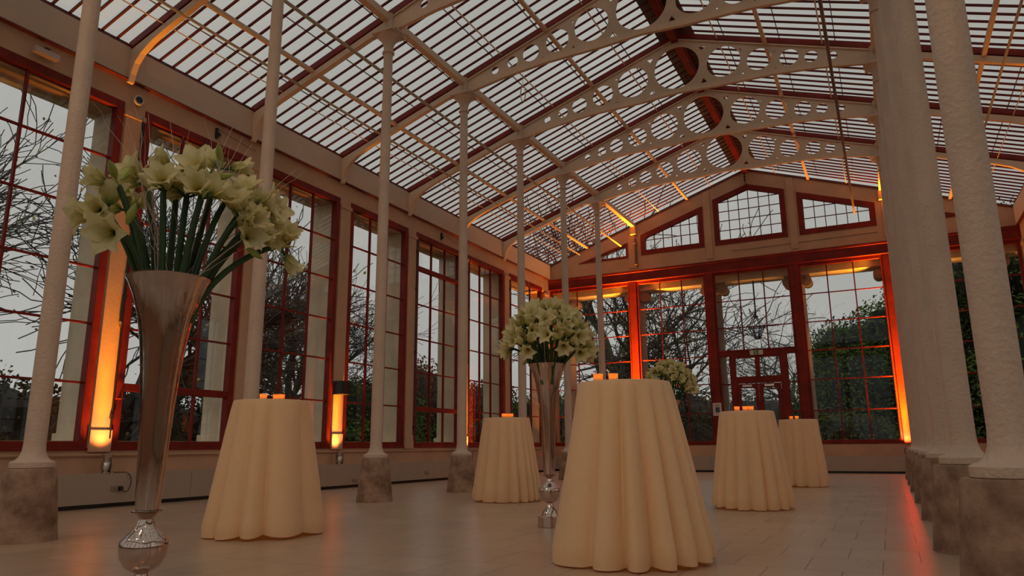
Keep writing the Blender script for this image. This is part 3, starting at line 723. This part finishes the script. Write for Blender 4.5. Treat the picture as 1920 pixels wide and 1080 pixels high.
U1 = [(-2.877,1.849,1.865),(-2.922,1.834,1.72),(-2.837,1.874,1.62),(-2.871,2.172,2.045),(-2.747,2.003,1.856),(-2.721,2.121,1.858),(-2.708,2.218,1.983),(-2.756,2.348,2.10),(-2.599,2.113,1.828),(-2.644,2.293,1.865),(-2.639,2.449,1.91),(-2.658,2.574,1.88),(-2.519,2.283,1.752),(-2.537,2.412,1.72),(-2.55,2.324,1.65),(-2.459,2.52,1.66),(-2.969,2.07,1.95),(-2.987,2.01,1.797)]
KV = 1.08
U1 = [(-3.01+(x*KV+3.01)*.88, 2.285+(y*KV-2.285)*.88, 1.98+(.75+(z-.75)*KV-1.98)*.88) for x, y, z in U1]
bouquet(VASES[0][0], U1, 11, 'white amaryllis stem in the nearest silver vase', 'amaryllis in the nearest vase', 1.0, thick=1.3)
def dome(c, n_, rx, z0, z1, seed):
    rnd = random.Random(seed); out = []
    for i in range(n_):
        u = (i+.5)/n_; ph = i*2.39996+rnd.uniform(-.2, .2); el = math.asin(u*1.0)*.98
        r_ = rx*cos(el)*rnd.uniform(.9, 1.05)+.01; out.append((c[0]+r_*cos(ph), c[1]+r_*sin(ph), z0+(z1-z0)*sin(el)*rnd.uniform(.94, 1.04)))
    return out
bouquet(VASES[1][0], dome((-2.97, 6.62), 34, .345, 1.66, 2.07, 3), 21, 'white amaryllis stem in the silver vase behind the nearest table', 'amaryllis in the central vase', 1.0, .8)
bouquet(VASES[2][0], dome((-3.50, 13.2), 26, .36, 1.72, 2.16, 5), 31, 'white amaryllis stem in the vase hidden behind the nearest table', 'amaryllis in the far vase', 1.0, .8)
TW = mat('bare_twig', (.60, .46, .38), .7)
TW_R = .0034
def twig(root, tip, seed, label, group):
    rnd = random.Random(seed); root = Vector(root); tip = Vector(tip); t = MB()
    def br_(a, b__, r0, depth):
        k_ = 7; pts = [a.lerp(b__, i/k_)+Vector((rnd.uniform(-1, 1), rnd.uniform(-1, 1), rnd.uniform(-.5, .5)))*(b__-a).length*.022*(i > 0) for i in range(k_+1)]
        t.tube(pts, [r0*(1-.75*i/k_) for i in range(k_+1)], 5)
        if depth:
            for q in (.35, .55, .7, .85):
                p = pts[int(q*k_)]; d = (b__-a)*rnd.uniform(.18, .34)+Vector((rnd.uniform(-1, 1), rnd.uniform(-1, 1), rnd.uniform(-.1, .6)))*(b__-a).length*.13
                br_(p, p+d, r0*.5, depth-1)
    br_(Vector((0, 0, 0)), tip-root, TW_R, 1)
    o = t.build('twig', TW, smooth=True); o.location = root; tag(o, label, 'twig', group)
T1 = [(-2.935,1.907,2.207),(-2.908,1.948,2.114),(-2.87,2.003,2.264),(-2.903,2.129,2.284),(-2.738,2.338,2.293),(-2.624,2.316,2.226),(-2.678,2.406,2.231),(-2.519,2.571,2.124),(-2.757,1.989,2.003),(-2.834,1.879,2.253),(-2.45,2.35,1.80)]
for i, p in enumerate(T1): twig((-3.01+.05*sin(i*2.1), 2.285+.05*cos(i*2.1), 1.42), (p[0]*KV, p[1]*KV, .75+(p[2]-.75)*KV), i, 'thin bare branching twig among the amaryllis of the nearest vase', 'twigs in the nearest vase')
for i, p in enumerate([(-3.12, 6.5, 2.42), (-2.8, 6.75, 2.36), (-3.05, 6.75, 2.3), (-2.7, 6.6, 2.25)]): twig((-2.98+.05*sin(i*2.1), 6.62+.05*cos(i*2.1), 1.42), p, 40+i, 'thin bare twig rising from the vase behind the nearest table', 'twigs in the central vase')

# ================================================================== SMALL FITTINGS
m = MB(); m.tube([(0, 0, 0), (.08, -.01, 0)], .075, 20); o = m.build('wall_speaker', mat('white_plastic', (.6, .5, .42), .5), smooth=True)
o.location = (WL, 6.47, 5.90); tag(o, 'round white speaker with a dark centre on the beam above the pilaster', 'speaker')
m = MB(); m.tube([(.078, -.01, 0), (.088, -.011, 0)], .052, 18); m.build('speaker_grille', DARK, o)
o = MB().box(0, .22, -.13, .13, -.13, .13).build('control_box', DARK, bevel=.006); o.location = (WL+.03, 11.27, 1.90); tag(o, 'small black box fixed to the pilaster between left windows', 'box')
m = MB(); m.box(.22, .235, -.12, .12, -.12, .12); m.build('lid', DARK, o)
t = thing('hanging_weight', 'dark window cord weight with a brass tip on the glowing pilaster', 'cord weight', (WL+.055, 6.56, 2.46))
MB().tube([(0, 0, .05), (0, 0, .45)], .018, 10).build('weight', DARK, t, smooth=True); MB().tube([(0, 0, .45), (0, 0, 3.2)], .004, 5).build('cord', DARK, t); MB().tube([(0, 0, -.02), (0, 0, 0), (0, 0, .04), (0, 0, .07)], [.008, .02, .022, .018], 12).build('tip', mat('brass', (.8, .55, .2), .25, metal=1), t, smooth=True)
for i, k_ in enumerate((6.62, 13.93, 16.37, 18.78)):
    m = MB(); m.tube([(0, 0, .9), (0, 0, 5.6)], .014, 8); [m.box(-.035, .02, -.025, .025, z-.03, z+.03) for z in (1.2, 2.9, 4.4, 5.3)]
    o = m.build('winding_rod', DARK, smooth=True); o.location = (WL+.045, k_-.03, 0)
    tag(o, 'thin black vertical rod beside the left jamb of the %s left window' % (['second', 'fifth', 'sixth', 'seventh'][i]), 'rod', 'window winding rods')
PL = mat('brown_socket_plate', (.30, .22, .16), .4)
for i, (y, z) in enumerate(((6.605, .24), (11.60, .13), (14.11, .19))):
    m = MB(); m.box(0, .012, -.08, .08, -.035, .035); m.cur = 1
    for dy in (-.04, .04):
        for a, b__ in ((0, .012), (-.01, -.008), (.01, -.008)): m.box(.012, .0125, dy+a-.003, dy+a+.003, b__-.006, b__+.006)
    o = m.build('wall_socket', [PL, DARK], bevel=0); o.location = (WL+.28, y, z)
    tag(o, ['double wall socket with a black plug, on the heater casing behind the near vase', 'double wall socket low on the casing beside the third left column', 'double wall socket on the casing between third and fourth left columns'][i], 'socket', 'sockets on the heater casing')
t = thing('power_cable', 'black plug and looped cable in the socket behind the near vase', 'cable', (WL+.292, 6.645, .24))
MB().box(.001, .045, -.025, .025, -.028, .028).build('plug', DARK, t, bevel=.006)
MB().tube([(.03, .02, -.02), (.03, .06, -.05), (.03, .11, -.03), (.03, .14, .05), (.03, .13, .14), (.01, .11, .185), (-.05, .10, .208), (-.12, .0, .208), (-.12, -.03, .208)], .006, 7).build('cord', DARK, t, smooth=True)
# pulleys and line on the left beam
for i, (y, z) in enumerate(((7.95, 5.98), (15.0, 5.98))):
    t = thing('cord_pulley', 'black cord pulley on the beam above the %s left window' % ('second' if i == 0 else 'fifth'), 'pulley', (WL+.02, y, z), 0, 'cord pulleys')
    MB().box(-.02, .02, -.02, .02, -.10, .08).build('bracket', DARK, t); MB().tube([(.0, .03, -.03), (.03, .03, -.03)], .035, 12).build('pulley_wheel', DARK, t, smooth=True)
    MB().tube([(.02, 0, .06), (.02, .7, -.02), (.02, .85, -.02)], .005, 5).build('cord', DARK, t)
o = MB().box(-.18, .18, -.025, 0, -.065, .065).build('exit_sign', mat('sign_cream', (.62, .60, .42), .5), bevel=0); o.location = (-3.18, YF-.035, 3.33)
tag(o, 'small green and cream exit sign above the doors', 'sign')
GR = mat('sign_green', (.02, .16, .07), .5)
m = MB(); m.box(-.075, .06, -.028, -.0255, -.055, .055); o2 = m.build('green_panel', GR, o)
WHT = mat('sign_white', (.7, .75, .6), .5); m = MB()
m.box(-.045, -.02, -.0300, -.0285, .025, .045); m.bar((-.03, -.0292, .02), (-.015, -.0292, -.015), .0015, .016, (1, 0, 0)); m.bar((-.015, -.0292, -.01), (-.045, -.0292, -.045), .0015, .012, (1, 0, 0)); m.bar((-.015, -.0292, -.01), (.01, -.0292, -.045), .0015, .012, (1, 0, 0)); m.bar((-.03, -.0292, .015), (.005, -.0292, .005), .0015, .01, (1, 0, 0))
m.box(.02, .045, -.0300, -.0285, -.006, .006); m.build('running_figure', WHT, o)
o = MB().box(-.125, .125, -.006, 0, -.185, .185).build('notice_sheet', mat('paper', (.62, .52, .45), .7), bevel=0); o.location = (-4.385, YF-.061, 1.755)
tag(o, 'pale paper notice with a blue square, taped to the mullion left of the doors', 'notice')
m = MB(); m.box(-.05, .07, -.0075, -.0062, -.09, .06); m.build('printed_panel', mat('blue_print', (.06, .07, .12), .6), o); m = MB(); m.box(-.06, .06, -.0075, -.0062, .10, .125); m.build('printed_line', mat('grey_print', (.2, .16, .14), .6), o)
t = thing('hanging_hook', 'black chain and hook hanging from the gable apex', 'hook', (XC-.02, YF-.12, 8.40))
m = MB(); m.tube([(0, .05, .42), (0, 0, .35), (0, 0, .05), (.03, 0, .0), (.0, 0, -.03)], .014, 6); [m.box(-.03, .03, -.015, .015, z-.02, z+.02) for z in (.12, .22, .32)]; m.build('chain', DARK, t)
for i, x in enumerate((-6.6, .40)):
    o = MB().box(-.09, .09, -.16, 0, -.13, .13).build('beam_corbel', PLAS, bevel=.01); o.location = (XL if i == 0 else XR, YF-.001, 7.44); tag(o, 'stone corbel carrying the %s column-line beam at the end wall' % ('left' if i == 0 else 'right'), 'corbel')
for i, (y) in enumerate((3.6,)):
    o = MB().box(0, .09, -.16, .16, -.04, .04).build('floodlight', mat('lamp_white', (.55, .42, .34), .5), bevel=.006); o.location = (WL+.07, 5.05, 5.93); tag(o, 'small pale lamp on the left wall above the first window', 'lamp'); MB().box(-.07, .07, -.03, .03, .04, .08).build('bracket', DARK, o)

m = MB(); m.tube([(0, 0, 0), (0, 0, .95)], .035, 8); [m.box(-.05, .05, -.045, .045, z-.02, z+.02) for z in (.1, .8)]; o = m.build('downpipe', mat('brown_pipe_paint', (.16, .07, .04), .5), smooth=True); o.location = (-6.60, YF-.075, 6.24); tag(o, 'slim dark pipe on the gable wall below the left beam corbel', 'pipe')
o = MB().tube([(-3.65, 0, 6.42), (-3.2, 0, 6.40), (.25, 0, 6.44)], .005, 5).build('wall_cable', DARK); o.location = (0, YF-.012, 0); tag(o, 'thin dark cable running along the end wall under the gable windows', 'cable')
t = MB(); t.tube([(.09*sin(a*pi/8)*.6, 0, .17*cos(a*pi/8)) for a in range(17)], .011, 6, cap=False); t.tube([(0, 0, .17), (0, 0, .42)], .006, 5); o = t.build('hanging_ring', IRON2, smooth=True); o.location = (-5.80, 11.95, 7.60); tag(o, 'small oval ring hanging from the roof over the left part of the nave', 'ring')

# ================================================================== OUTSIDE: portico columns, lantern
def make_stone_column():
    t = empty('stone_column'); m = MB(); m.lathe([(.27, .68), (.29, .70), (.29, .76), (.25, .80), (.26, .84), (.23, .88), (.215, .95), (.205, 2.5), (.185, 5.22), (.19, 5.26), (.21, 5.28)], 28); m.box(-.31, .31, -.31, .31, .0, .69); m.build('shaft', STONE2, t, smooth=True)
    m = MB()
    for s in (-1, 1): m.tube([(s*.26, -.24, 5.40), (s*.26, .24, 5.40)], .145, 20); m.tube([(s*.26, -.27, 5.40), (s*.26, .27, 5.40)], .06, 14)
    m.box(-.30, .30, -.23, .23, 5.44, 5.545); m.box(-.35, .35, -.27, .27, 5.545, 5.60); m.lathe([(.21, 5.27), (.25, 5.33), (.25, 5.42)], 24); m.build('capital', STONE2, t, smooth=True)
    return t
proto = make_stone_column()
for i, x in enumerate((-9.28, -6.83, -4.39, -1.98, .43, 2.84)):
    o = proto if i == 0 else copy_tree(proto); o.location = (x, 22.5, 0)
    tag(o, 'stone portico column with a scrolled capital outside, %s' % ['at the far left corner', 'behind the brightest orange mullion', 'left of the glazed doors', 'right of the glazed doors', 'at the right end of the shrub window', 'behind the right column row'][i], 'column', 'portico columns outside')
o = MB().box(WL-.4, WR+.4, 22.18, 22.85, 5.60, 6.6).build('entablature', STONE); tag(o, 'stone entablature over the portico columns outside the end wall', 'entablature')
m = MB(); m.box(WL-1, WR+1, 22.0, 23.1, -.1, .0); o = m.build('portico_floor', STONE); tag(o, 'stone paving under the portico columns', 'paving')
t = thing('lantern', 'glass lantern hanging outside above the doors', 'lantern', (-3.235, 22.45, 3.82))
m = MB(); m.tube([(0, 0, .72), (0, 0, 1.78)], .022, 8); m.build('hanging_rod', DARK, t)
T_, B_, r0, rb_ = .36, .0, .235, .06
m = MB(); ring = [Vector((r0*cos(a*pi/3), r0*sin(a*pi/3), T_)) for a in range(6)]; low = [Vector((rb_*cos(a*pi/3), rb_*sin(a*pi/3), B_)) for a in range(6)]; top = [Vector((.04*cos(a*pi/3), .04*sin(a*pi/3), .66)) for a in range(6)]
for i in range(6):
    j = (i+1) % 6; m.tube([ring[i], ring[j]], .016, 5); m.tube([ring[i], low[i]], .016, 5); m.tube([low[i], low[j]], .010, 5); m.tube([ring[i], (ring[i]+top[i])/2+Vector((0, 0, -.02)), top[i]], .009, 5)
m.lathe([(.07, .66), (.08, .68), (.03, .72), (.02, .76)], 12); m.build('lantern_frame', DARK, t)
m = MB(); vv = ring+low; m.add(vv, [(i, (i+1) % 6, 6+(i+1) % 6, 6+i) for i in range(6)]); m.build('lantern_glass', glass('lantern_glass', (.75, .78, .80), .2), t)

# ================================================================== GARDEN
GRASS = mat('grass', (.10, .11, .035), .95, var=.5, vscale=.6)
gm = MB(); gm.box(-120, 120, 23.1, 160, -.55, -.15); gm.box(-120, WL-.66, -60, 23.1, -.55, -.15); gm.box(WR+.66, 120, -60, 23.1, -.55, -.15); gm.box(WL-.66, WR+.66, -60, YB-.66, -.55, -.15)
tag(gm.build('lawn', GRASS), 'dark green lawn outside all round', 'lawn', kind='stuff')

def leaf_mat(name, c1, c2):
    m_ = mat(name, c1, .8, spec=.12, col2=c2, vscale=.9, detail=6); return m_
def tree(name, label, base, h, r0, seed, spread=1.0, levels=5, barkm=BARK, leaves=None, nleaf=0, lean=(0, 0), trunk_h=.28, group=None, minr=.004, droop=0, nsub=3, curv=.16):
    rnd = random.Random(seed); m = MB(); tips = []
    def grow(p, d, L, r_, lv):
        k_ = 5 if lv < 3 else 4; pts = [p]; rad = [r_]; dd = d.copy()
        for i in range(k_):
            dd = (dd+Vector((rnd.gauss(0, 1), rnd.gauss(0, 1), rnd.gauss(0, .8)+(.08 if lv else .1)-droop*lv*.25))*curv).normalized()
            nx_ = pts[-1]+dd*L/k_; wx, wy = nx_.x+base[0], nx_.y+base[1]
            if wx > WL-1.8 and wy < YF+2.6: break                     # keep the crown clear of the building
            pts.append(nx_); rad.append(max(minr, r_*(1-.45*(i+1)/k_)))
        if len(pts) < 2: return
        stopped = len(pts) <= k_
        m.tube(pts, rad, 8 if lv == 0 else (6 if lv < 3 else (4 if lv < 4 else 3)), cap=False)
        if lv >= levels: tips.append((pts[-1], dd)); return
        if lv >= levels-2: tips.append((pts[len(pts)//2], dd))
        if stopped: return
        cnt = nsub+(1 if lv == 0 else 0)+(rnd.random() < .5)
        for c_ in range(cnt):
            fr = rnd.uniform(.35, 1.0) if lv else rnd.uniform(.7, 1); q = pts[0].lerp(pts[-1], 0); idx = min(k_, max(1, int(fr*k_+.5))); q = pts[idx]
            az_ = 2*pi*c_/cnt+rnd.uniform(-.5, .5); e1 = dd.orthogonal().normalized(); e2 = dd.cross(e1)
            tl = rnd.uniform(.55, 1.05)*spread
            nd = (dd*cos(tl)+(e1*cos(az_)+e2*sin(az_))*sin(tl)).normalized()
            grow(q, nd, L*rnd.uniform(.62, .85)*(1.25 if lv == 0 else 1), rad[idx]*rnd.uniform(.55, .75), lv+1)
        grow(pts[-1], (dd+Vector((rnd.gauss(0, .2), rnd.gauss(0, .2), .05))).normalized(), L*.8, rad[-1]*.9, lv+1)
    grow(Vector((0, 0, -.2)), Vector((lean[0], lean[1], 1)).normalized(), h*trunk_h, r0, 0)
    t = thing(name, label, 'tree', base, 0, group)
    m.build('branches', barkm, t, smooth=True)
    if leaves and tips:
        lm = MB()
        for _ in range(nleaf):
            p, d = rnd.choice(tips); c_ = p+Vector((rnd.gauss(0, .16), rnd.gauss(0, .16), rnd.gauss(0, .16))); a = Vector((rnd.gauss(0, 1), rnd.gauss(0, 1), rnd.gauss(0, 1))).normalized(); b__ = a.orthogonal().normalized(); s_ = rnd.uniform(.03, .07)
            lm.add([c_-a*s_, c_+b__*s_*.6, c_+a*s_, c_-b__*s_*.6], [(0, 1, 2, 3)])
        o_ = lm.build('leaves', leaves, t); o_['kind'] = 'stuff'
    return t
YL = leaf_mat('yellow_leaf', (.50, .40, .08), (.25, .22, .05)); OL = leaf_mat('orange_leaf', (.75, .38, .06), (.45, .25, .05))
tree('bare_tree', 'large bare tree with long tangled branches behind the first left windows', (-19.5, 12.6, -.15), 16.5, .55, 3, .72, 5, BARK, YL, 500, lean=(.12, -.1), trunk_h=.17, curv=.20, minr=.014, nsub=3)
tree('bare_tree', 'bare tree with fine upright branches behind the third and fourth left windows', (-24, 24, -.15), 14, .34, 9, .8, 5, BARK, YL, 150, trunk_h=.22, minr=.011, nsub=3)
tree('bare_tree', 'bare spreading tree far left beyond the nearest window', (-23.5, 7.5, -.15), 16, .42, 14, .75, 5, BARK, YL, 700, trunk_h=.2, minr=.013, nsub=3)
tree('bare_tree', 'thick-trunked tree with yellow leaves beyond the end wall, left part', (-12.2, 35, -.15), 15, .62, 21, .9, 5, BARKG, OL, 2600, lean=(-.05, 0), trunk_h=.30, nsub=2, minr=.02)
tree('bare_tree', 'bare twisting tree behind the second and third end wall windows', (-7.2, 34, -.15), 13, .36, 33, 1.0, 5, BARK, OL, 500, trunk_h=.22, nsub=2, minr=.018)
tree('bare_tree', 'distant bare tree seen through the doors', (-5.0, 52, -.15), 13, .3, 41, .9, 5, BARK, OL, 300, trunk_h=.25)

def shrub(name, label, base, lumps, nl, seed, mt, mcore, leaf=.06, cat='shrub', group=None):
    """lumpy crown: leaf quads on the surface of several ellipsoids around a solid dark core"""
    rnd = random.Random(seed); t = thing(name, label, cat, base, 0, group); core = MB(); lm = MB()
    tot = sum(l[3]*l[4] for l in lumps)
    for (x, y, z, rx, rz) in lumps:
        nu, nv = 14, 9; vs = []
        for i in range(nv+1):
            th = pi*i/nv
            for j in range(nu):
                ph = 2*pi*j/nu; d = Vector((sin(th)*cos(ph), sin(th)*sin(ph), cos(th))); q = 1+.22*noise.noise(d*2.2+Vector((x, y, z)))
                vs.append((x+d.x*rx*.86*q, y+d.y*rx*.86*q, z+d.z*rz*.86*q))
        core.add(vs, [(i*nu+j, i*nu+(j+1)%nu, (i+1)*nu+(j+1)%nu, (i+1)*nu+j) for i in range(nv) for j in range(nu)])
        for _ in range(int(nl*rx*rz/tot)):
            d = Vector((rnd.gauss(0, 1), rnd.gauss(0, 1), rnd.gauss(0, 1))).normalized(); q = (1+.22*noise.noise(d*2.2+Vector((x, y, z))))*rnd.uniform(.84, 1.12)
            c_ = Vector((x+d.x*rx*q, y+d.y*rx*q, z+d.z*rz*q)); a = (Vector((rnd.gauss(0, 1), rnd.gauss(0, 1), rnd.gauss(0, 1)))).normalized(); b__ = a.orthogonal().normalized(); s_ = leaf*rnd.uniform(.6, 1.3)
            lm.add([c_-a*s_, c_+b__*s_*.55, c_+a*s_, c_-b__*s_*.55], [(0, 1, 2, 3)])
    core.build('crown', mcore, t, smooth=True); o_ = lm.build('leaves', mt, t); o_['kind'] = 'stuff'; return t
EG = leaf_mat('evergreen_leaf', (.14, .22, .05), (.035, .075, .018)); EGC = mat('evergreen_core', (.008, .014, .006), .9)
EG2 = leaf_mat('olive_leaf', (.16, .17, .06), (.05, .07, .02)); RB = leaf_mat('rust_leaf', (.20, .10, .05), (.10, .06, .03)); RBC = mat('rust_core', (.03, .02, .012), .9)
GB = leaf_mat('winter_scrub', (.13, .105, .05), (.05, .045, .02))
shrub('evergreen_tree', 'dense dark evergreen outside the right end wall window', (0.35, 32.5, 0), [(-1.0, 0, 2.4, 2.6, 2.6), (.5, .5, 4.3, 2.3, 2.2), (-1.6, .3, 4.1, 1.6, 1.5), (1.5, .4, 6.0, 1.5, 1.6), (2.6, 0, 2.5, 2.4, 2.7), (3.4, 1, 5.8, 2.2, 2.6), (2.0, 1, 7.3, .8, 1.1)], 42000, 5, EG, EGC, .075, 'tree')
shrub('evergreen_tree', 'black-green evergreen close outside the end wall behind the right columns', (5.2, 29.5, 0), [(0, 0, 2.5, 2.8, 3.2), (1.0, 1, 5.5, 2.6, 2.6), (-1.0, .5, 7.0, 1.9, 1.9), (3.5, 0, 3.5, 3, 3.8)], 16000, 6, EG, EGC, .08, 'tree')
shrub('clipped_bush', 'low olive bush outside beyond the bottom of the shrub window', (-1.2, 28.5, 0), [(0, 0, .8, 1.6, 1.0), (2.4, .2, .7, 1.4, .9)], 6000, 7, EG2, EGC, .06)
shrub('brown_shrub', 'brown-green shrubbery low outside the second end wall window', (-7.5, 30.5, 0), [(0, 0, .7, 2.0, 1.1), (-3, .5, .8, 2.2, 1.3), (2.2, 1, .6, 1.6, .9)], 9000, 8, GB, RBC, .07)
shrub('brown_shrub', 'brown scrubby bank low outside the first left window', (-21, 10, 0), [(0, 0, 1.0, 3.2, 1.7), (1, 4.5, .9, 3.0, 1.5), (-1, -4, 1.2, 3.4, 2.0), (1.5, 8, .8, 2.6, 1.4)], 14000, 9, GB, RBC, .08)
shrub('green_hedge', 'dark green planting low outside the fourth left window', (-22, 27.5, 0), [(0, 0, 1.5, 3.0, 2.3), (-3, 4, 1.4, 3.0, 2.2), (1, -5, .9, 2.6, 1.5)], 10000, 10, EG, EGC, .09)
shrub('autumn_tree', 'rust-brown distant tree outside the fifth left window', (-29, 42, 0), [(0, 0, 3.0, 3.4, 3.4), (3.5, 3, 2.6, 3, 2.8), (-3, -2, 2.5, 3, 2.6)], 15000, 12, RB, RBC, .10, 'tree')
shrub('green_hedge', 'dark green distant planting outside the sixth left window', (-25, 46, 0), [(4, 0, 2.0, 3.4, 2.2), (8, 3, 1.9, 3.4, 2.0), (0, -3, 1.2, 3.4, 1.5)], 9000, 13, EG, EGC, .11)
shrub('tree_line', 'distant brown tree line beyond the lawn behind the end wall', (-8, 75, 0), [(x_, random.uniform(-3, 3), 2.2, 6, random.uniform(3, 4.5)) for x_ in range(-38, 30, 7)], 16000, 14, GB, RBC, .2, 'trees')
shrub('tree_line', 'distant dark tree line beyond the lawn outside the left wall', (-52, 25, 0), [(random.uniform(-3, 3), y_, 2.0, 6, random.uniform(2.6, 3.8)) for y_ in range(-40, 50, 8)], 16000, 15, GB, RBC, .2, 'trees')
